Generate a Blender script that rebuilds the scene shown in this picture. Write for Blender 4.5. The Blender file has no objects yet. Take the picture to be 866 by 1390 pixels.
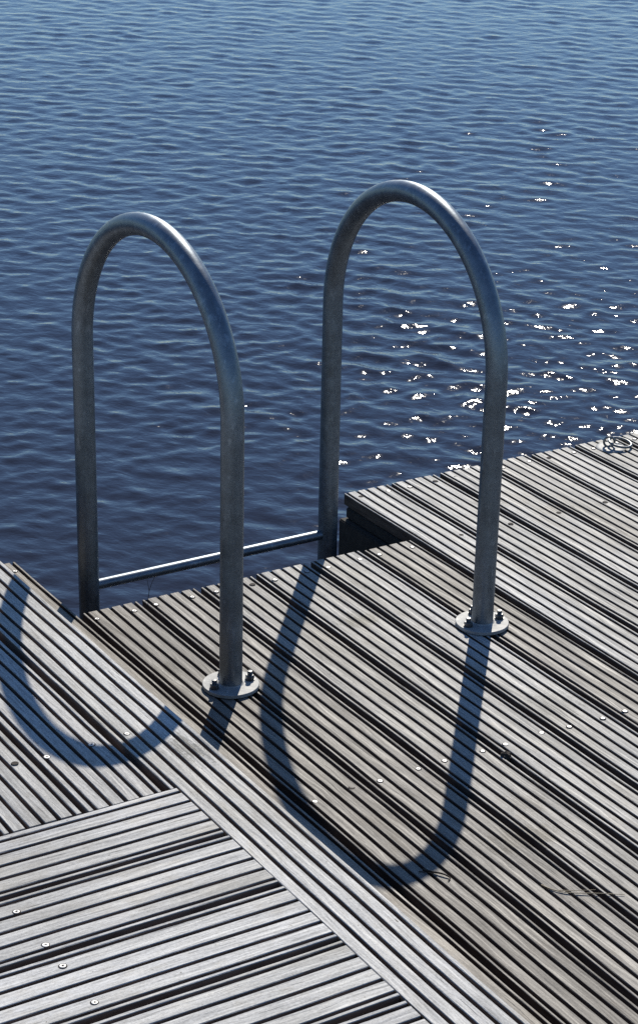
import bpy, bmesh, math, random
import numpy as np
from mathutils import Vector, Matrix
random.seed(7)
R = math.radians
scene = bpy.context.scene
col = scene.collection

# ------------------------------------------------------------------ helpers
def tag(o, label=None, cat=None, group=None, kind=None):
    if label: o['label'] = label
    if cat: o['category'] = cat
    if group: o['group'] = group
    if kind: o['kind'] = kind
    return o

def empty(name, loc=(0, 0, 0)):
    o = bpy.data.objects.new(name, None)
    col.objects.link(o); o.location = loc
    o.empty_display_size = 0.05
    return o

def link_mesh(name, verts, faces, mats, parent=None, loc=(0, 0, 0), rz=0, smooth=False, midx=None):
    me = bpy.data.meshes.new(name)
    me.from_pydata(verts, [], faces)
    for m in (mats if isinstance(mats, (list, tuple)) else [mats]): me.materials.append(m)
    if smooth:
        me.polygons.foreach_set('use_smooth', [True]*len(me.polygons))
    if midx: me.polygons.foreach_set('material_index', midx)
    me.update()
    o = bpy.data.objects.new(name, me)
    col.objects.link(o)
    o.location = loc; o.rotation_euler = (0, 0, rz)
    if parent: o.parent = parent
    return o

def from_bm(name, bm, mat, parent=None, loc=(0, 0, 0), rz=0, smooth_angle=None):
    me = bpy.data.meshes.new(name)
    bmesh.ops.recalc_face_normals(bm, faces=bm.faces)
    if smooth_angle is not None:
        for f in bm.faces: f.smooth = True
        for e in bm.edges:
            if len(e.link_faces) == 2 and e.calc_face_angle(0) > R(smooth_angle): e.smooth = False
    bm.to_mesh(me); bm.free()
    for m in (mat if isinstance(mat, (list, tuple)) else [mat]): me.materials.append(m)
    o = bpy.data.objects.new(name, me)
    col.objects.link(o); o.location = loc; o.rotation_euler = (0, 0, rz)
    if parent: o.parent = parent
    return o

def tube_bm(bm, pts, rad, n=32, cap=True, wob=0.0):
    pts = [Vector(p) for p in pts]
    t0 = (pts[1]-pts[0]).normalized()
    up = Vector((0, 1, 0)) if abs(t0.y) < .9 else Vector((1, 0, 0))
    nrm = t0.cross(up).normalized()
    rings = []
    for i, p in enumerate(pts):
        if i == 0: t = (pts[1]-pts[0])
        elif i == len(pts)-1: t = pts[-1]-pts[-2]
        else: t = pts[i+1]-pts[i-1]
        t.normalize()
        nrm = (nrm - t*nrm.dot(t)).normalized()
        b = t.cross(nrm)
        r = rad(i/(len(pts)-1)) if callable(rad) else rad
        ring = []
        for k in range(n):
            a = 2*math.pi*k/n
            rr = r*(1+wob*random.uniform(-1, 1))
            ring.append(bm.verts.new(p + nrm*math.cos(a)*rr + b*math.sin(a)*rr))
        rings.append(ring)
    for A, B in zip(rings[:-1], rings[1:]):
        for k in range(n):
            bm.faces.new((A[k], A[(k+1) % n], B[(k+1) % n], B[k]))
    if cap:
        bm.faces.new(rings[0][::-1]); bm.faces.new(rings[-1])

def lathe_bm(bm, prof, n=48, c=(0, 0, 0), rings_sides=None):
    """prof: list of (r, z) from the axis outwards and back"""
    rows = []
    for r, z in prof:
        if r < 1e-6: rows.append([bm.verts.new((c[0], c[1], c[2]+z))])
        else: rows.append([bm.verts.new((c[0]+r*math.cos(2*math.pi*k/n), c[1]+r*math.sin(2*math.pi*k/n), c[2]+z)) for k in range(n)])
    for A, B in zip(rows[:-1], rows[1:]):
        for k in range(n):
            a0 = A[k % len(A)]; a1 = A[(k+1) % len(A)]; b0 = B[k % len(B)]; b1 = B[(k+1) % len(B)]
            vs = []
            for v in (a0, a1, b1, b0):
                if v not in vs: vs.append(v)
            if len(vs) > 2: bm.faces.new(vs)

def torus_bm(bm, c, Rr, r, M=None, n=64, m=16):
    M = M or Matrix()
    vs = []
    for i in range(n):
        a = 2*math.pi*i/n
        vs.append([bm.verts.new(Vector(c) + M @ Vector(((Rr+r*math.cos(2*math.pi*j/m))*math.cos(a), (Rr+r*math.cos(2*math.pi*j/m))*math.sin(a), r*math.sin(2*math.pi*j/m)))) for j in range(m)])
    for i in range(n):
        for j in range(m):
            bm.faces.new((vs[i][j], vs[(i+1) % n][j], vs[(i+1) % n][(j+1) % m], vs[i][(j+1) % m]))

def box_bm(bm, x0, x1, y0, y1, z0, z1, bev=0.0):
    vs = [bm.verts.new((x, y, z)) for z in (z0, z1) for y in (y0, y1) for x in (x0, x1)]
    F = [(0, 2, 3, 1), (4, 5, 7, 6), (0, 1, 5, 4), (2, 6, 7, 3), (0, 4, 6, 2), (1, 3, 7, 5)]
    fs = [bm.faces.new([vs[i] for i in f]) for f in F]
    if bev:
        es = list({e for f in fs for e in f.edges})
        bmesh.ops.bevel(bm, geom=es, offset=bev, segments=2, affect='EDGES')

# ------------------------------------------------------------------ node helpers
def mat_new(name):
    m = bpy.data.materials.new(name); m.use_nodes = True
    nt = m.node_tree; nt.nodes.clear()
    out = nt.nodes.new('ShaderNodeOutputMaterial')
    bs = nt.nodes.new('ShaderNodeBsdfPrincipled')
    nt.links.new(bs.outputs[0], out.inputs[0])
    return m, nt, bs
class NT:
    def __init__(s, nt): s.nt = nt
    def n(s, t, **kw):
        x = s.nt.nodes.new(t)
        for k, v in kw.items(): setattr(x, k, v)
        return x
    def l(s, a, b): s.nt.links.new(a, b)
    def val(s, sock, v):
        if hasattr(v, 'is_linked') or isinstance(v, bpy.types.NodeSocket): s.l(v, sock)
        else: sock.default_value = v
    def math(s, op, a, b=0.0, clamp=False):
        x = s.n('ShaderNodeMath', operation=op); x.use_clamp = clamp
        s.val(x.inputs[0], a); s.val(x.inputs[1], b); return x.outputs[0]
    def noise(s, vec, scale, detail=4, rough=.55, dist=0.0):
        x = s.n('ShaderNodeTexNoise'); s.l(vec, x.inputs['Vector'])
        x.inputs['Scale'].default_value = scale; x.inputs['Detail'].default_value = detail
        x.inputs['Roughness'].default_value = rough; x.inputs['Distortion'].default_value = dist
        return x.outputs['Fac']
    def ramp(s, fac, stops):
        x = s.n('ShaderNodeValToRGB'); s.l(fac, x.inputs[0])
        e = x.color_ramp.elements
        while len(e) < len(stops): e.new(.5)
        for i, (p, c) in enumerate(stops):
            e[i].position = p; e[i].color = (c if hasattr(c, '__len__') else (c, c, c)) + ((1,) if not hasattr(c, '__len__') or len(c) == 3 else ())
        return x.outputs[0]
    def mix(s, fac, a, b, mode='MIX'):
        x = s.n('ShaderNodeMix', data_type='RGBA', blend_type=mode)
        s.val(x.inputs[0], fac)
        for sock, v in ((x.inputs[6], a), (x.inputs[7], b)):
            if isinstance(v, bpy.types.NodeSocket): s.l(v, sock)
            else: sock.default_value = (*v, 1)
        return x.outputs[2]
    def mapping(s, vec, scale=(1, 1, 1), loc=(0, 0, 0), rot=(0, 0, 0)):
        x = s.n('ShaderNodeMapping'); s.l(vec, x.inputs[0])
        x.inputs['Scale'].default_value = scale; x.inputs['Location'].default_value = loc; x.inputs['Rotation'].default_value = rot
        return x.outputs[0]

# ------------------------------------------------------------------ weathered wood
def wood_material(name, stains):
    m, nt, bs = mat_new(name)
    N = NT(nt)
    tc = N.n('ShaderNodeTexCoord'); oi = N.n('ShaderNodeObjectInfo')
    rnd = N.math('MULTIPLY', oi.outputs['Random'], 37.0)
    cx = N.n('ShaderNodeCombineXYZ'); N.l(rnd, cx.inputs[1]); N.l(N.math('MULTIPLY', oi.outputs['Random'], 11.3), cx.inputs[0]); N.l(rnd, cx.inputs[2])
    va = N.n('ShaderNodeVectorMath', operation='ADD'); N.l(tc.outputs['Object'], va.inputs[0]); N.l(cx.outputs[0], va.inputs[1])
    P = va.outputs[0]
    # warp so that the grain wanders and bends round knots
    warp = N.noise(N.mapping(P, (3, .8, 3)), 3.0, 3)
    wv = N.n('ShaderNodeCombineXYZ'); N.l(N.math('MULTIPLY', N.math('SUBTRACT', warp, .5), .05), wv.inputs[0])
    va2 = N.n('ShaderNodeVectorMath', operation='ADD'); N.l(P, va2.inputs[0]); N.l(wv.outputs[0], va2.inputs[1])
    G = va2.outputs[0]
    fibre = N.noise(N.mapping(G, (300, 34, 300)), 1.0, 5, .65)
    fibre2 = N.noise(N.mapping(G, (210, 5, 210)), 1.0, 4, .6)
    speck = N.noise(N.mapping(P, (330, 190, 330)), 1.0, 3, .7)
    blotch = N.noise(N.mapping(P, (9, 4, 9)), 1.0, 5, .6)
    fine = N.noise(N.mapping(P, (60, 26, 60)), 1.0, 4, .6)
    # growth ring figure
    ring = N.n('ShaderNodeTexWave', wave_type='BANDS', bands_direction='X', wave_profile='SIN')
    N.l(N.mapping(P, (1, .07, 1)), ring.inputs['Vector'])
    ring.inputs['Scale'].default_value = 38; ring.inputs['Distortion'].default_value = 9
    ring.inputs['Detail'].default_value = 3; ring.inputs['Detail Scale'].default_value = .9
    v = N.math('ADD', N.math('MULTIPLY', fibre, .36), N.math('MULTIPLY', fibre2, .16))
    v = N.math('ADD', v, N.math('MULTIPLY', speck, .34))
    v = N.math('ADD', v, N.math('MULTIPLY', blotch, .26))
    v = N.math('ADD', v, N.math('MULTIPLY', ring.outputs['Fac'], .05))
    tone = N.ramp(v, [(.40, .42), (.50, .74), (.57, .98), (.68, 1.34)])
    base = N.mix(1.0, oi.outputs['Color'], tone, 'MULTIPLY')
    # greenish-brown dirt in loose patches
    dm = N.ramp(N.math('ADD', N.math('MULTIPLY', blotch, .5), N.math('MULTIPLY', fine, .5)), [(.50, 0.0), (.66, .55)])
    base = N.mix(dm, base, N.mix(1.0, base, (.70, .64, .54), 'MULTIPLY'))
    # small dark flecks and checks
    ck = N.noise(N.mapping(G, (330, 9, 330)), 1.0, 2, .5)
    cm = N.ramp(ck, [(.69, 0.0), (.74, .8)])
    base = N.mix(cm, base, (.06, .052, .045))
    fl = N.noise(N.mapping(P, (150, 90, 150)), 1.0, 1, .5)
    fm = N.ramp(fl, [(.765, 0.0), (.79, .85)])
    base = N.mix(fm, base, (.045, .038, .03))
    vk = N.n('ShaderNodeTexVoronoi', feature='F1'); N.l(N.mapping(va2.outputs[0], (5.5, 1.6, .4)), vk.inputs['Vector']); vk.inputs['Scale'].default_value = 1
    kd = N.math('ADD', vk.outputs['Distance'], N.math('MULTIPLY', N.math('SUBTRACT', fine, .5), .10))
    sx_ = N.n('ShaderNodeSeparateColor'); N.l(vk.outputs['Color'], sx_.inputs[0])
    km = N.math('MULTIPLY', N.ramp(kd, [(.035, .9), (.085, .35), (.16, 0.0)]), N.ramp(sx_.outputs[0], [(.52, 0.0), (.6, 1.0)]))
    base = N.mix(km, base, (.10, .088, .072))
    # broad weathering along each board
    bw = N.noise(N.mapping(P, (5, 1.3, 5)), 1.0, 4, .55)
    base = N.mix(1.0, base, N.ramp(bw, [(.36, (.74, .72, .68)), (.52, (1.0, 1.0, 1.0)), (.66, (1.14, 1.14, 1.15))]), 'MULTIPLY')
    # stains with a place of their own on the deck
    geo = N.n('ShaderNodeNewGeometry')
    for (sx, sy, rx, ry, colr, amt) in stains:
        mp = N.mapping(geo.outputs['Position'], (1/rx, 1/ry, 0), (-sx/rx, -sy/ry, 0))
        ln = N.n('ShaderNodeVectorMath', operation='LENGTH'); N.l(mp, ln.inputs[0])
        d = N.math('ADD', ln.outputs['Value'], N.math('MULTIPLY', N.math('SUBTRACT', fine, .5), 2.6))
        d = N.math('ADD', d, N.math('MULTIPLY', N.math('SUBTRACT', speck, .5), 1.2))
        mk = N.ramp(d, [(.45, amt), (1.05, 0.0)])
        base = N.mix(mk, base, N.mix(1.0, base, colr, 'MULTIPLY'))
    N.l(base, bs.inputs['Base Color'])
    N.l(N.ramp(fibre2, [(.3, .78), (.7, .52)]), bs.inputs['Roughness'])
    bs.inputs['Specular IOR Level'].default_value = .45
    h = N.math('ADD', N.math('MULTIPLY', fibre, .7), N.math('MULTIPLY', speck, .35))
    h = N.math('SUBTRACT', h, N.math('MULTIPLY', cm, .6))
    bp = N.n('ShaderNodeBump'); bp.inputs['Strength'].default_value = .8; bp.inputs['Distance'].default_value = .0013
    N.l(h, bp.inputs['Height']); N.l(bp.outputs[0], bs.inputs['Normal'])
    return m

M_wood = wood_material('weathered_wood', [
    (.537, -.330, .055, .040, (.52, .50, .42), .98), (.672, -.864, .060, .075, (.55, .55, .54), .98),
    (.377, -1.165, .045, .045, (.60, .58, .55), .98), (.045, -.343, .040, .050, (.55, .53, .47), .98),
    (-.286, -1.045, .028, .060, (.36, .36, .35), .98), (.30, -1.27, .09, .05, (.62, .58, .50), .98),
    (.87, -.62, .05, .09, (.68, .68, .70), .98), (1.33, -.02, .05, .05, (.62, .58, .52), .98),
    (1.20, .10, .05, .05, (.62, .60, .56), .98)])

# machined grooves and board edges: brown wood, much darker than the board tops
M_edge, nt, bs = mat_new('dark_brown_wood'); N = NT(nt)
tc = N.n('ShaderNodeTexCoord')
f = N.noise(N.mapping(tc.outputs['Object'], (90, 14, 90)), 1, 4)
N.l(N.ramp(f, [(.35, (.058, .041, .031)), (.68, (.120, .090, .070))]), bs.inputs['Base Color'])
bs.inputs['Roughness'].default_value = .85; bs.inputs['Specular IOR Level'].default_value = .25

M_edge_pale = M_edge.copy(); M_edge_pale.name = 'paler_brown_wood'  # paler brown for grooves and edges of the raised deck
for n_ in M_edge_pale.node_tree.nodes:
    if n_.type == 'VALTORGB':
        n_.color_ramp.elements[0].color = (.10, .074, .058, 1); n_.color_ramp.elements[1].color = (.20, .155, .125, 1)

# darker rough timber below the deck
M_beam, nt, bs = mat_new('dark_treated_timber'); N = NT(nt)
tc = N.n('ShaderNodeTexCoord')
f = N.noise(N.mapping(tc.outputs['Object'], (60, 60, 60)), 1, 4)
N.l(N.ramp(f, [(.3, (.012, .010, .009)), (.7, (.030, .026, .022))]), bs.inputs['Base Color'])
bs.inputs['Roughness'].default_value = .85
bp = N.n('ShaderNodeBump'); bp.inputs['Strength'].default_value = .4; bp.inputs['Distance'].default_value = .002
N.l(f, bp.inputs['Height']); N.l(bp.outputs[0], bs.inputs['Normal'])

M_float, nt, bs = mat_new('black_plastic_float'); N = NT(nt)
bs.inputs['Base Color'].default_value = (.012, .012, .013, 1); bs.inputs['Roughness'].default_value = .6

def steel(name, lo, hi, metallic, r0, r1, sc=60):
    m, nt, bs = mat_new(name); N = NT(nt)
    tc = N.n('ShaderNodeTexCoord'); P = tc.outputs['Object']
    vo = N.n('ShaderNodeTexVoronoi', feature='F1'); N.l(P, vo.inputs['Vector']); vo.inputs['Scale'].default_value = sc*2.2
    n1 = N.noise(P, sc*.45, 5, .6); n2 = N.noise(P, sc*5, 3, .6)
    v = N.math('ADD', N.math('MULTIPLY', n1, .65), N.math('MULTIPLY', vo.outputs['Distance'], .12))
    v = N.math('ADD', v, N.math('MULTIPLY', n2, .18))
    N.l(N.ramp(v, [(.38, lo), (.72, hi)]), bs.inputs['Base Color'])
    # sparse pale zinc bloom
    sp = N.ramp(N.noise(N.mapping(P, (1, 1, .45)), sc*1.1, 4, .65), [(.57, 0.0), (.68, .55)])
    mx = N.mix(sp, N.ramp(v, [(.38, lo), (.72, hi)]), tuple(min(1, c*1.35) for c in hi))
    N.l(mx, bs.inputs['Base Color'])
    bs.inputs['Metallic'].default_value = metallic
    N.l(N.ramp(n1, [(.3, r0), (.7, r1)]), bs.inputs['Roughness'])
    bp = N.n('ShaderNodeBump'); bp.inputs['Strength'].default_value = .25; bp.inputs['Distance'].default_value = .0006
    N.l(N.math('ADD', n2, n1), bp.inputs['Height']); N.l(bp.outputs[0], bs.inputs['Normal'])
    return m
M_pipe = steel('galvanised_pipe', (.155, .18, .205), (.25, .285, .32), .80, .36, .48)
M_plate = steel('galvanised_plate', (.25, .25, .245), (.38, .38, .375), .15, .55, .7, 90)
M_bolt = steel('galvanised_bolt', (.09, .09, .09), (.18, .18, .18), .7, .28, .45, 200)
M_ring = steel('stainless_ring', (.16, .165, .17), (.26, .265, .27), .9, .34, .46, 150)
M_screw, nt, bs = mat_new('stainless_screw'); bs.inputs['Base Color'].default_value = (.47, .46, .45, 1)
bs.inputs['Metallic'].default_value = .4; bs.inputs['Roughness'].default_value = .5
M_socket, nt, bs = mat_new('painted_hole_shade'); bs.inputs['Base Color'].default_value = (.035, .026, .02, 1); bs.inputs['Roughness'].default_value = .9  # dark colour stands in for the shade inside screw recesses and holes
M_straw, nt, bs = mat_new('dry_straw'); bs.inputs['Base Color'].default_value = (.36, .28, .17, 1); bs.inputs['Roughness'].default_value = .6
M_brown, nt, bs = mat_new('dark_dry_bark'); bs.inputs['Base Color'].default_value = (.04, .03, .022, 1); bs.inputs['Roughness'].default_value = .9

# ------------------------------------------------------------------ grooved deck boards
ALB = .79
GROOVE_W, GROOVE_D, TH = .0073, .0105, .030
def profile(x0, x1, grooves, gw=GROOVE_W, ch=.0010):
    """cross section (x, z) over the top from x0 to x1, grooves at the given x"""
    p = [(x0, -TH), (x0, -ch), (x0+ch, 0)]
    for g in grooves:
        a, b = g-gw/2, g+gw/2
        if a <= x0+.002 or b >= x1-.002: continue
        p += [(a-ch, 0), (a, -ch), (a+.0004, -GROOVE_D+.0014), (a+.0016, -GROOVE_D), (b-.0016, -GROOVE_D), (b-.0004, -GROOVE_D+.0014), (b, -ch), (b+ch, 0)]
    p += [(x1-ch, 0), (x1, -ch), (x1, -TH)]
    return p

def board(parent, u0, u1, grooves, y0, y1, z, tint, rz=0, origin=None, gw=GROOVE_W, name='deck_board'):
    """a board running along local y from y0 to y1 (y0<y1). u0,u1 local x limits."""
    c = (u0+u1)/2
    prof = profile(u0-c, u1-c, [g-c for g in grooves], gw)
    L = y1-y0; n = max(2, int(L/.07))
    ph = [random.uniform(0, 6.28) for _ in range(6)]
    cup = random.uniform(-.0006, .0008)
    verts = []; faces = []; m = len(prof)
    jit0, jit1 = random.uniform(-.002, .002), random.uniform(-.0025, .0025)
    for i in range(n+1):
        t = i/n; y = -L/2+L*t
        if i == 0: y += jit0
        if i == n: y += jit1
        dx = .0007*math.sin(y*5.1+ph[0])+.0004*math.sin(y*17+ph[1])
        dz = .0006*math.sin(y*3.3+ph[2])+.0003*math.sin(y*13+ph[3])
        for j, (x, zz) in enumerate(prof):
            ex = .00022*math.sin(y*61+j*2.1+ph[4])+random.uniform(-.00018, .00018)
            verts.append((x+dx+ex, y, zz+dz+cup*(x/.07)**2))
    for i in range(n):
        a = i*m; b = (i+1)*m
        for j in range(m-1):
            faces.append((a+j, b+j, b+j+1, a+j+1))
        faces.append((a+m-1, b+m-1, b, a))
    # end caps as fans of strips: column quads from the profile down to the underside
    bm = bmesh.new()
    bv = [bm.verts.new(v) for v in verts]
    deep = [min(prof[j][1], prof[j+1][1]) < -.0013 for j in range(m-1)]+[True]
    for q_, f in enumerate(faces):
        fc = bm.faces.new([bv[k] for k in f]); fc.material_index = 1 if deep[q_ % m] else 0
    e0 = bm.faces.new([bv[j] for j in range(m)][::1]); e1 = bm.faces.new([bv[n*m+j] for j in range(m)][::-1])
    bmesh.ops.triangulate(bm, faces=[e0, e1], ngon_method='EAR_CLIP')
    ly = (y0+y1)/2
    if rz: loc = (ly, c, z)         # local y runs along world x
    else: loc = (c, ly, z)
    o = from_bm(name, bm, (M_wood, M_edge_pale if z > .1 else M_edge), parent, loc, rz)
    alb = ALB if z > .1 else ALB*.92
    o.color = (*[c*alb for c in tint], 1)
    return o

screw_me = None
def screw_mesh():
    global screw_me
    if screw_me: return screw_me
    bm = bmesh.new()
    lathe_bm(bm, [(0, .0001), (.0019, .0001), (.0020, .0008), (.0040, .0010), (.0049, .0008), (.0053, .0002)], 20)
    k = len(bm.faces)
    bm.faces.ensure_lookup_table()
    for i, f in enumerate(bm.faces):
        c = f.calc_center_median(); f.material_index = 1 if math.hypot(c.x, c.y) < .0020 else 0
    n0 = len(bm.faces)
    lathe_bm(bm, [(.0052, .0002), (.0064, .0004), (.0072, -.0004)], 20)
    bm.faces.ensure_lookup_table()
    for f in bm.faces[n0:]: f.material_index = 1  # dark ring painted as the shade of a countersink
    bmesh.ops.recalc_face_normals(bm, faces=bm.faces)
    for f in bm.faces:
        if f.normal.z < 0: f.normal_flip()
    me = bpy.data.meshes.new('screw'); bm.to_mesh(me); bm.free()
    me.materials.append(M_screw); me.materials.append(M_socket)
    screw_me = me; return me
hole_me = None
def hole_mesh():
    global hole_me
    if hole_me: return hole_me
    bm = bmesh.new()
    lathe_bm(bm, [(0, .0002), (.0030, .0002), (.0052, .0005), (.0066, .0002), (.0072, -.0004)], 18)
    bmesh.ops.recalc_face_normals(bm, faces=bm.faces)
    me = bpy.data.meshes.new('screw_hole'); bm.to_mesh(me); bm.free(); me.materials.append(M_socket)  # dark disc painted as the shade of an open hole
    hole_me = me; return me
def screw(bd, wx, wy, hole=False):
    o = bpy.data.objects.new('screw', hole_mesh() if hole else screw_mesh())
    if hole: o.name = 'shaded_hole_disc'; o['label'] = 'screw hole with its shade painted as a dark disc'
    col.objects.link(o); o.parent = bd
    # local position inside the board
    d = Vector((wx, wy, 0)) - Vector((bd.location.x, bd.location.y, 0))
    c, s = math.cos(-bd.rotation_euler.z), math.sin(-bd.rotation_euler.z)
    o.location = (d.x*c-d.y*s, d.x*s+d.y*c, .0006)
    o.rotation_euler = (random.uniform(-.07, .07), random.uniform(-.07, .07), random.uniform(0, 6))
    sc = random.uniform(.9, 1.08); o.scale = (sc, sc, 1)
    return o

def grooves_for(gc0, pitch, s):
    """gc0: gap centre at the low side, pitch to next gap; five grooves spaced s"""
    c = gc0+pitch/2
    return [c+(k-2)*s for k in range(5)]

# ------------------------------------------------------------------ lower jetty
jetty = tag(empty('lower_jetty', (0, 0, 0)), 'lower jetty of brownish grey grooved boards with a ladder notch at the water', 'jetty')
P = .150; Y_NEAR = -4.9; Y_NOTCH = 0.0; Y_END = .334
def tint_low(k):
    base = {-1: (.30, .265, .22), 0: (.23, .205, .175), 1: (.265, .24, .21), 2: (.33, .31, .28), 3: (.40, .385, .36),
            4: (.46, .445, .42), 5: (.26, .235, .205), 6: (.47, .46, .44), 7: (.42, .41, .39), 8: (.43, .415, .39),
            9: (.36, .34, .31), 10: (.44, .425, .40), 11: (.40, .385, .36)}.get(k)
    if base is None: base = (.38+random.uniform(-.05, .05),)*3; base = (base[0], base[0]*.975, base[0]*.93)
    return base
rowsA = {0: [(.023, -.041), (.115, -.043)], 1: [(.173, -.037), (.265, -.040)], 2: [(.327, -.041), (.420, -.045)],
         3: [(.479, -.048), (.570, -.042)], 4: [(.626, -.046), (.718, -.042)], 5: [(.774, -.041), (.869, -.041)]}
for k in range(-2, 20):
    gl = .0078 + (0 if k != 6 else .0015)       # half gap on the low side
    gh = .0078 + (0 if k != 5 else .0015)
    if k == -1: gh = .0075
    u0, u1 = k*P+gl, (k+1)*P-gh
    gs = grooves_for(k*P, P, .0292)
    if k < 0:
        bd = board(jetty, u0, u1, gs, Y_NEAR, Y_END+.004, 0, tint_low(-1))
        if k == -1: screw(bd, -.030, .285)
    elif k < 6:
        bd = board(jetty, u0, u1, gs, Y_NEAR, Y_NOTCH, 0, tint_low(k))
        for i, (x, y) in enumerate(rowsA[k]):
            screw(bd, x, y, hole=(k == 2 and i == 1))
    else:
        bd = board(jetty, u0, u1, gs, Y_NEAR, Y_END, 0, tint_low(k))
        c = k*P+.075
        holes = {6: (True, False), 7: (False, True), 8: (True, True), 10: (True, False)}.get(k, (False, False))
        for i, dx in enumerate((-.0425, .0425)):
            screw(bd, c+dx+random.uniform(-.003, .003), .291+random.uniform(-.004, .004), hole=holes[i] and not (k == 7 and i == 0))
        screw(bd, c+.043, -.036, hole=True)
    # second row of screws, over the next joist
    if 0 <= k < 20:
        c = k*P+.075
        for dx in (-.0425, .0425):
            x, y = c+dx+random.uniform(-.005, .005), -.960+random.uniform(-.007, .007)
            screw(bd, x, y, hole=(abs(x-.12) < .012 and k == 0))
        for dx in (-.0425, .0425):
            screw(bd, c+dx+random.uniform(-.004, .004), -1.90+random.uniform(-.006, .006))
# joists and edge beams below the boards
def beam(parent, name, x0, x1, y0, y1, z0, z1, mat=M_beam, bev=.003):
    bm = bmesh.new(); cx, cy, cz = (x0+x1)/2, (y0+y1)/2, (z0+z1)/2
    box_bm(bm, x0-cx, x1-cx, y0-cy, y1-cy, z0-cz, z1-cz, bev)
    return from_bm(name, bm, mat, parent, (cx, cy, cz))
zt = -TH-.002
for yy in (-.045, -.96, -1.90, -2.85, -3.8):
    beam(jetty, 'joist', -.30, 3.0, yy-.030, yy+.030, -.125, zt)
beam(jetty, 'joist', .93, 3.0, .245, .305, -.125, zt)
beam(jetty, 'joist', -.30, -.032, .245, .305, -.125, zt)
beam(jetty, 'edge_beam', .906, .928, -.012, .318, -.060, zt)
beam(jetty, 'side_beam', .890, .935, -.010, .325, -.36, -.062)
beam(jetty, 'side_beam', -.040, -.030, .090, .330, -.16, zt, bev=.001)
beam(jetty, 'pontoon_float', .96, 3.0, -1.60, .315, -.62, -.13, M_float, .03)
beam(jetty, 'pontoon_float', -.25, .88, -1.60, -.10, -.62, -.13, M_float, .03)
beam(jetty, 'pontoon_float', -.25, 3.0, -4.8, -2.0, -.62, -.13, M_float, .03)

# ------------------------------------------------------------------ raised deck
HB = .2367
deck = tag(empty('raised_deck', (-.6, -1.2, 0)), 'raised silvery pale deck in the near left corner, crosswise boards meeting lengthwise ones', 'deck')
deck.location = (0, 0, 0)
UB = -.3895; YB = -1.157; Y_FAR = .95
tl = [(.48, .465, .445), (.45, .435, .415), (.40, .39, .37), (.45, .435, .415)]
SB = .0282
# edge board: full width beyond the crosswise panel, ripped narrower beside it
g = grooves_for(UB, P, SB)
eb = board(deck, UB+.0085, -.3743, [], YB+.002, Y_FAR, HB, (.49, .48, .46))
eb2 = board(deck, -.3672, UB+P-.007, g[1:], Y_NEAR, Y_FAR, HB, (.495, .485, .465))
screw(eb2, -.357, -.947)
for j in range(1, 10):
    g0 = UB-j*P
    bd = board(deck, g0+.0055, g0+P-.0085 if j == 1 else g0+P-.0055, grooves_for(g0, P, SB), YB+.002, Y_FAR, HB, tl[j % 4])
    if j == 1:
        screw(bd, -.516, -.955); screw(bd, -.429, -.952)
    elif j == 2:
        screw(bd, -.573, -.948, True); screw(bd, -.655, -.950)
    elif j < 6:
        for dx in (-.043, .043): screw(bd, g0+.075+dx, -.95+random.uniform(-.004, .004))
    for dx in (-.043, .043): screw(bd, g0+.075+dx, -.03+random.uniform(-.004, .004))
# crosswise boards
PV = .1733; GV = -1.3295
pt = [(.47, .46, .445), (.50, .49, .47), (.56, .55, .53), (.51, .50, .475)]
for i in range(12):
    hi = GV-(i-1)*PV; lo = GV-i*PV
    c = (hi+lo)/2
    y1 = hi-.0068; y0 = lo+.0068
    if i == 0: y1 = YB-.001
    gs = [c+(m-2)*.0348 for m in range(5)]
    xr = -.3695
    # local y along -x world: rotate +90 deg so local x -> world y
    bd = board(deck, y0, y1, gs, -3.4, xr, HB, pt[i % 4], rz=R(90), gw=.0072)
    sx = [(-.760, lo+.130), (-.759, lo+.027)] if i == 1 else [(-.760, c+.052), (-.759, c-.052)]
    if i > 0:
        for (x, y) in sx: screw(bd, x, y)
        for (x, y) in sx: screw(bd, x-.90, y)
# frame and posts of the raised deck
zd = HB-TH-.002
for yy in (-.95, -.03, .85):
    beam(deck, 'joist', -1.75, -.262, yy-.03, yy+.03, zd-.11, zd)
beam(deck, 'rim_beam', -.262+.002, -.256, -4.8, .93, zd-.12, zd, bev=.001)
for xx in (-.76, -1.66, -2.56):
    beam(deck, 'joist', xx-.03, xx+.03, -4.8, -1.18, zd-.11, zd)
beam(deck, 'joist', -.45, -.39, -4.8, -1.18, zd-.11, zd)
beam(deck, 'joist', -.355, -.300, -4.8, -1.18, zd-.11, zd)
for (xx, yy) in ((-.72, .80), (-1.60, .80), (-.72, -1.0), (-1.60, -1.0), (-.72, -3.0), (-2.4, -3.0), (-.72, -4.5), (-2.4, -4.5)):
    bm = bmesh.new(); tube_bm(bm, [(0, 0, -1.3), (0, 0, zd-.112)], .07, 24)
    from_bm('post', bm, M_beam, deck, (xx, yy, 0), smooth_angle=40)

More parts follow.
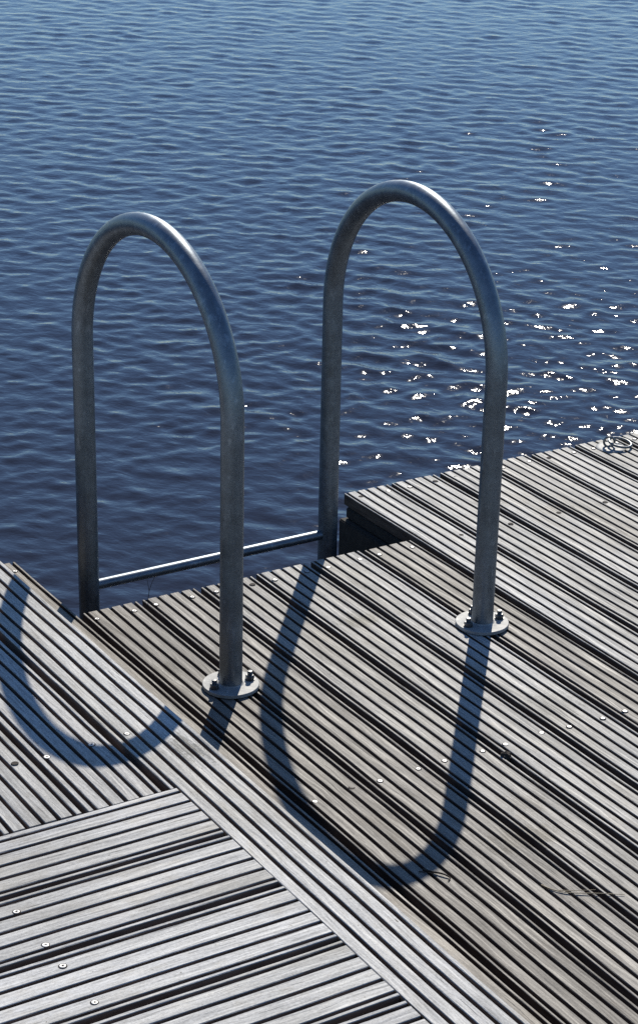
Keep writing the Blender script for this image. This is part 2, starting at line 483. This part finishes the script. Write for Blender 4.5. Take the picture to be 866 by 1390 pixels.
# ------------------------------------------------------------------ swimming ladder
ladder = tag(empty('swimming_ladder', (.44, -.47, 0)), 'galvanised steel swimming ladder with two tall hoop handrails and a rung', 'ladder')
lx, ly_ = .44, -.47
def hoop(un, yn, tn, uf, yf, tf, H):
    pts = [(un+tn*z, yn, z) for z in np.linspace(.006, H, 12)][:-1]
    Rr = (yf-yn)/2
    for i in range(49):
        a = math.pi*i/48; w = (1-math.cos(a))/2
        pts.append(((un+tn*H)*(1-w)+(uf+tf*H)*w, (yn+yf)/2-Rr*math.cos(a), H+Rr*math.sin(a)))
    pts += [(uf+tf*z, yf, z) for z in np.linspace(H, -1.15, 26)][1:]
    return pts
hp = [(.12224, -.4728, -.0018, .1107, .1827, -.0086, .585), (.7622, -.4806, .0037, .7693, .1868, -.0031, .5775)]
for h in hp:
    bm = bmesh.new()
    tube_bm(bm, [(x-lx, y-ly_, z) for x, y, z in hoop(*h)], .0242, 40)
    from_bm('handrail', bm, M_pipe, ladder, smooth_angle=50)
    # base plate with collar weld
    bm = bmesh.new()
    lathe_bm(bm, [(.0245, .0015), (.0590, .0015), (.0597, .0022), (.0597, .0083), (.0588, .0092), (.0285, .0092), (.0262, .0102), (.0246, .0125)], 72)
    bp_ = from_bm('base_plate', bm, M_plate, ladder, (h[0]-lx, h[1]-ly_, 0), smooth_angle=35)
    for dx, dy in ((-.0425, -.006), (.0425, -.006), (.004, .0425)):
        bm = bmesh.new()
        # washer, hex nut, threaded end
        lathe_bm(bm, [(.0045, .0094), (.0105, .0094), (.0108, .0098), (.0108, .0108), (.0060, .0110)], 24)
        hx = 6; r1 = .0095
        lo = [bm.verts.new((r1*math.cos(R(60*i+20)), r1*math.sin(R(60*i+20)), .0109)) for i in range(hx)]
        md = [bm.verts.new((r1*math.cos(R(60*i+20)), r1*math.sin(R(60*i+20)), .0185)) for i in range(hx)]
        tp = [bm.verts.new((r1*.84*math.cos(R(60*i+20)), r1*.84*math.sin(R(60*i+20)), .0200)) for i in range(hx)]
        for A, B in ((lo, md), (md, tp)):
            for i in range(hx): bm.faces.new((A[i], A[(i+1) % hx], B[(i+1) % hx], B[i]))
        bm.faces.new(tp)
        pr = []
        z = .0195
        while z < .0285: pr += [(.0056, z), (.0050, z+.0006)]; z += .0012
        pr += [(.0046, .0292), (0, .0294)]
        lathe_bm(bm, pr, 20)
        from_bm('bolt', bm, M_bolt, bp_, (dx, dy, 0))
for zz in (-.028, -.30, -.57, -.84):
    ul = hp[0][3]+hp[0][5]*zz; ur = hp[1][3]+hp[1][5]*zz
    bm = bmesh.new()
    tube_bm(bm, [(ul+.016-lx, .1827-ly_, zz), ((ul+ur)/2-lx, .1848-ly_, zz), (ur-.016-lx, .1868-ly_, zz)], .0125, 24)
    from_bm('rung', bm, M_pipe, ladder, smooth_angle=50)

# ------------------------------------------------------------------ mooring ring
mr = tag(empty('mooring_ring', (1.733, .272, 0)), 'steel mooring ring lying on its round plate at the jetty edge', 'mooring ring')
bm = bmesh.new(); lathe_bm(bm, [(0, .0030), (.030, .0030), (.0395, .0022), (.0410, .0008)], 48)
from_bm('plate', bm, M_plate, mr, (0, 0, 0), smooth_angle=40)
bm = bmesh.new()
Mx = Matrix.Rotation(R(-32), 4, 'Z') @ Matrix.Rotation(R(90), 4, 'X')
torus_bm(bm, (0, 0, .0165), .0145, .0032, Mx.to_3x3(), 48, 12)
from_bm('eye', bm, M_ring, mr, (-.004, .004, 0), smooth_angle=60)
bm = bmesh.new()
Mt = Matrix.Rotation(R(7), 4, 'X') @ Matrix.Rotation(R(5), 4, 'Y')
torus_bm(bm, (0, 0, .0125), .0310, .0036, Mt.to_3x3(), 64, 12)
from_bm('ring', bm, M_ring, mr, (.026, -.006, 0), smooth_angle=60)
for a in (200,):
    bm = bmesh.new(); lathe_bm(bm, [(0, .0046), (.003, .0044), (.0048, .0030)], 16)
    from_bm('screw', bm, M_screw, mr, (.031*math.cos(R(a)), .031*math.sin(R(a)), 0), smooth_angle=60)

# ------------------------------------------------------------------ small litter
def strand(name, paths, mat, label, cat, loc):
    bm = bmesh.new()
    for pts, r in paths:
        # smooth the polyline a little
        q = []
        for i in range(len(pts)-1):
            for t in (0, .25, .5, .75):
                p0 = pts[max(i-1, 0)]; p1 = pts[i]; p2 = pts[i+1]; p3 = pts[min(i+2, len(pts)-1)]
                q.append(tuple(.5*((2*b)+(-a+c)*t+(2*a-5*b+4*c-d)*t*t+(-a+3*b-3*c+d)*t**3) for a, b, c, d in zip(p0, p1, p2, p3)))
        q.append(pts[-1])
        tube_bm(bm, [(x-loc[0], y-loc[1], z-loc[2]) for x, y, z in q], lambda t, r=r: r*(1-.55*t), 8)
    o = from_bm(name, bm, mat, None, loc, smooth_angle=60)
    return tag(o, label, cat)
strand('grass_stalk', [([(.226, -1.412, .0010), (.233, -1.436, .0020), (.252, -1.460, .003), (.300, -1.490, .003), (.334, -1.512, .002)], .0012),
                       ([(.240, -1.444, .0030), (.262, -1.462, .0050), (.296, -1.478, .0055)], .0008)],
       M_straw, 'dry tan grass stalk lying across the boards near the right end of the lower jetty', 'grass stalk', (.27, -1.45, 0))
strand('curled_twig', [([(.070, -1.268, .0015), (.080, -1.285, .003), (.090, -1.300, .0045), (.096, -1.315, .003), (.088, -1.322, .002)], .0022),
                       ([(.060, -1.270, .002), (.078, -1.290, .0035)], .0010)],
       M_brown, 'small dark curled twig just past the curved shadow of the ladder', 'twig', (.087, -1.30, 0))
strand('reed_stem', [([(.172, .012, -.16), (.178, .018, -.06), (.183, .016, .010), (.198, .012, .050)], .0011),
                     ([(.183, .016, .010), (.180, .020, .040)], .0008)],
       M_brown, 'thin dark reed stem poking up at the jetty edge beside the ladder', 'reed', (.18, .015, 0))
bm = bmesh.new()
bmesh.ops.create_icosphere(bm, subdivisions=3, radius=.011)
for v in bm.verts:
    f = 1+.28*math.sin(v.co.x*700+1)*math.sin(v.co.y*620)+random.uniform(-.10, .10)
    v.co = Vector((v.co.x*f, v.co.y*f*1.05, v.co.z*f*.8))
tag(from_bm('moss_clump', bm, M_brown, None, (.452, -.997, -.001)), 'dark round clump of moss stuck in a gap between two boards', 'moss')

# ------------------------------------------------------------------ lake
WZ = -.46
def wave_field(X, Y):
    rs = np.random.RandomState(5)
    Z = np.zeros_like(X); DX = np.zeros_like(X); DY = np.zeros_like(X)
    specs = []
    for lam0, lam1, cnt, slope, spread in ((.30, .8, 12, .012, 40), (.10, .21, 64, .076, 44), (.055, .10, 80, .086, 52), (.036, .055, 44, .044, 70)):
        for _ in range(cnt):
            lam = math.exp(rs.uniform(math.log(lam0), math.log(lam1)))
            az = R(30+WAVE_AZ+rs.normal()*spread)
            specs.append((lam, az, slope*math.sqrt(2./cnt), rs.uniform(0, 6.283)))
    # gusts: patches of rougher and calmer water
    G = 0
    for _ in range(10):
        k = 2*math.pi/rs.uniform(1.6, 6); a = rs.uniform(0, 6.28)
        G = G+np.sin(k*(X*math.cos(a)+Y*math.sin(a))+rs.uniform(0, 6.28))
    G = 1+.08*G/math.sqrt(5)
    # a cat's paw of wind roughens the water off the end of the jetty
    G = G*(1+.25*np.exp(-((X-3.6)**2+(Y-2.2)**2)/1.35**2))
    # sheltered water in the lee of the raised deck
    G = G*(1-.36*np.exp(-((X+.2)**2+(Y-1.3)**2)/2.3**2))
    G = np.clip(G, .35, 1.7)
    D = np.hypot(X+1.87, Y+3.99)
    for lam, az, sl, ph in specs:
        k = 2*math.pi/lam; dx, dy = math.sin(az), math.cos(az)
        # drop the wavelengths the mesh cannot carry
        fade = np.clip((lam/(D*.0038)-1.1)/1.1, 0, 1)
        A = sl/k*G*fade
        arg = k*(X*dx+Y*dy)+ph
        Z += A*np.cos(arg); DX += -A*dx*np.sin(arg)*CHOP; DY += -A*dy*np.sin(arg)*CHOP
    return Z, DX, DY
WAVE_AZ = 24; CHOP = 1.0; WAVE_AMP = .93
def build_water():
    yaw0 = 32.0
    th = list(np.arange(-34, 34.01, .115)); a = 34.0; st = .115
    while a < 180:
        st = min(st*1.35, 6); a = min(a+st, 180); th.append(a); th.insert(0, -a)
    th = [t for t in th if t > -179.99]
    th = np.radians(np.array(th)+yaw0)
    r = [.05]
    while r[-1] < 3.3: r.append(r[-1]*1.15+.02)
    r = r[:-1]+[3.3]
    while r[-1] < 26: r.append(r[-1]*1.0024)
    s = 1.0024
    while r[-1] < 6000: s = min(s*1.05, 1.3); r.append(r[-1]*s)
    r = np.array(r)
    TT, RR = np.meshgrid(th, r)
    X = -1.87+RR*np.sin(TT); Y = -3.99+RR*np.cos(TT)
    Z, DX, DY = wave_field(X, Y)
    Z *= WAVE_AMP; DX *= WAVE_AMP; DY *= WAVE_AMP
    V = np.stack([X+DX, Y+DY, Z], -1).reshape(-1, 3)
    nr, nt_ = X.shape
    i = np.arange(nr-1)[:, None]; j = np.arange(nt_)[None, :]; jn = (j+1) % nt_
    F = np.stack([i*nt_+j, (i+1)*nt_+j, (i+1)*nt_+jn, i*nt_+jn], -1).reshape(-1, 4)
    me = bpy.data.meshes.new('lake')
    me.vertices.add(len(V)+1)
    V = np.concatenate([V, [[-1.87, -3.99, 0]]])
    me.vertices.foreach_set('co', V.astype('f').ravel())
    c = len(V)-1
    tri = np.stack([np.full(nt_, c), np.arange(nt_), (np.arange(nt_)+1) % nt_], -1)
    nl = F.size+tri.size
    me.loops.add(nl); me.loops.foreach_set('vertex_index', np.concatenate([F.ravel(), tri.ravel()]).astype('i'))
    me.polygons.add(len(F)+len(tri))
    ls = np.concatenate([np.arange(len(F))*4, F.size+np.arange(len(tri))*3])
    me.polygons.foreach_set('loop_start', ls.astype('i'))
    me.polygons.foreach_set('use_smooth', [True]*(len(F)+len(tri)))
    me.update(calc_edges=True); me.validate()
    if me.polygons[0].normal.z < 0: me.flip_normals()
    o = bpy.data.objects.new('lake', me); col.objects.link(o); o.location = (0, 0, WZ)
    return o
M_water, nt, bs = mat_new('lake_water'); N = NT(nt)
bs.inputs['Base Color'].default_value = (.021, .021, .029, 1)
bs.inputs['Roughness'].default_value = .044
bs.inputs['IOR'].default_value = 1.333
tc = N.n('ShaderNodeTexCoord')
W = N.mapping(tc.outputs['Object'], (1, 1, 1), (0, 0, 0), (0, 0, R(30+WAVE_AZ)))
w1 = N.noise(N.mapping(W, (15, 20, 9)), 1.0, 3, .5, .3)
w2 = N.noise(N.mapping(W, (28, 46, 28)), 1.0, 3, .5, .2)
hh = N.math('ADD', N.math('MULTIPLY', w1, 1.0), N.math('MULTIPLY', w2, .34))
bp = N.n('ShaderNodeBump'); bp.inputs['Strength'].default_value = 1.0; bp.inputs['Distance'].default_value = .0030
N.l(hh, bp.inputs['Height']); N.l(bp.outputs[0], bs.inputs['Normal'])
lake = build_water(); lake.data.materials.append(M_water)
tag(lake, kind='structure')

# ------------------------------------------------------------------ light
SUN_AZ, SUN_EL = .6841, .6209     # azimuth measured from +y towards +x
w = bpy.data.worlds.new('World'); scene.world = w; w.use_nodes = True
nt = w.node_tree
bg = nt.nodes['Background']; sky = nt.nodes.new('ShaderNodeTexSky')
sky.sky_type = 'NISHITA'; sky.sun_disc = False
sky.sun_elevation = SUN_EL; sky.sun_rotation = SUN_AZ
sky.air_density = 1.1; sky.dust_density = .0; sky.ozone_density = 3.0; sky.altitude = 0
tint = nt.nodes.new('ShaderNodeMix'); tint.data_type = 'RGBA'; tint.blend_type = 'MULTIPLY'
tint.inputs[0].default_value = 1; tint.inputs[7].default_value = (.79, .94, 1.14, 1)   # cool white balance of the clear sky
nt.links.new(sky.outputs[0], tint.inputs[6]); nt.links.new(tint.outputs[2], bg.inputs[0]); bg.inputs[1].default_value = .092
sd = bpy.data.lights.new('sun', 'SUN'); sd.energy = 4.8; sd.angle = R(.53); sd.color = (1, .94, .825)
so = bpy.data.objects.new('sun', sd); col.objects.link(so)
S = Vector((math.sin(SUN_AZ)*math.cos(SUN_EL), math.cos(SUN_AZ)*math.cos(SUN_EL), math.sin(SUN_EL)))
so.rotation_euler = S.to_track_quat('Z', 'Y').to_euler(); so.location = S*20

# ------------------------------------------------------------------ camera
cd = bpy.data.cameras.new('camera'); cam = bpy.data.objects.new('camera', cd); col.objects.link(cam)
yaw, pitch, roll = .5590, .3759, .0245
F = Vector((math.sin(yaw)*math.cos(pitch), math.cos(yaw)*math.cos(pitch), -math.sin(pitch)))
Rt = Vector((math.cos(yaw), -math.sin(yaw), 0)); U = Rt.cross(F)
R2 = math.cos(roll)*Rt+math.sin(roll)*U; U2 = -math.sin(roll)*Rt+math.cos(roll)*U
Mc = Matrix((R2, U2, -F)).transposed().to_4x4(); Mc.translation = Vector((-1.8699, -3.9856, 2.0656))
cam.matrix_world = Mc
cd.sensor_fit = 'HORIZONTAL'; cd.sensor_width = 36; cd.lens = 2922.7/866*36
cd.shift_y = -45/866; cd.clip_start = .05; cd.clip_end = 20000
scene.camera = cam

scene.render.engine = 'CYCLES'
scene.view_settings.view_transform = 'Standard'; scene.view_settings.look = 'None'
scene.view_settings.exposure = .15; scene.view_settings.gamma = 1
scene.cycles.max_bounces = 6
scene.cycles.sample_clamp_indirect = 3
scene.cycles.use_denoising = False
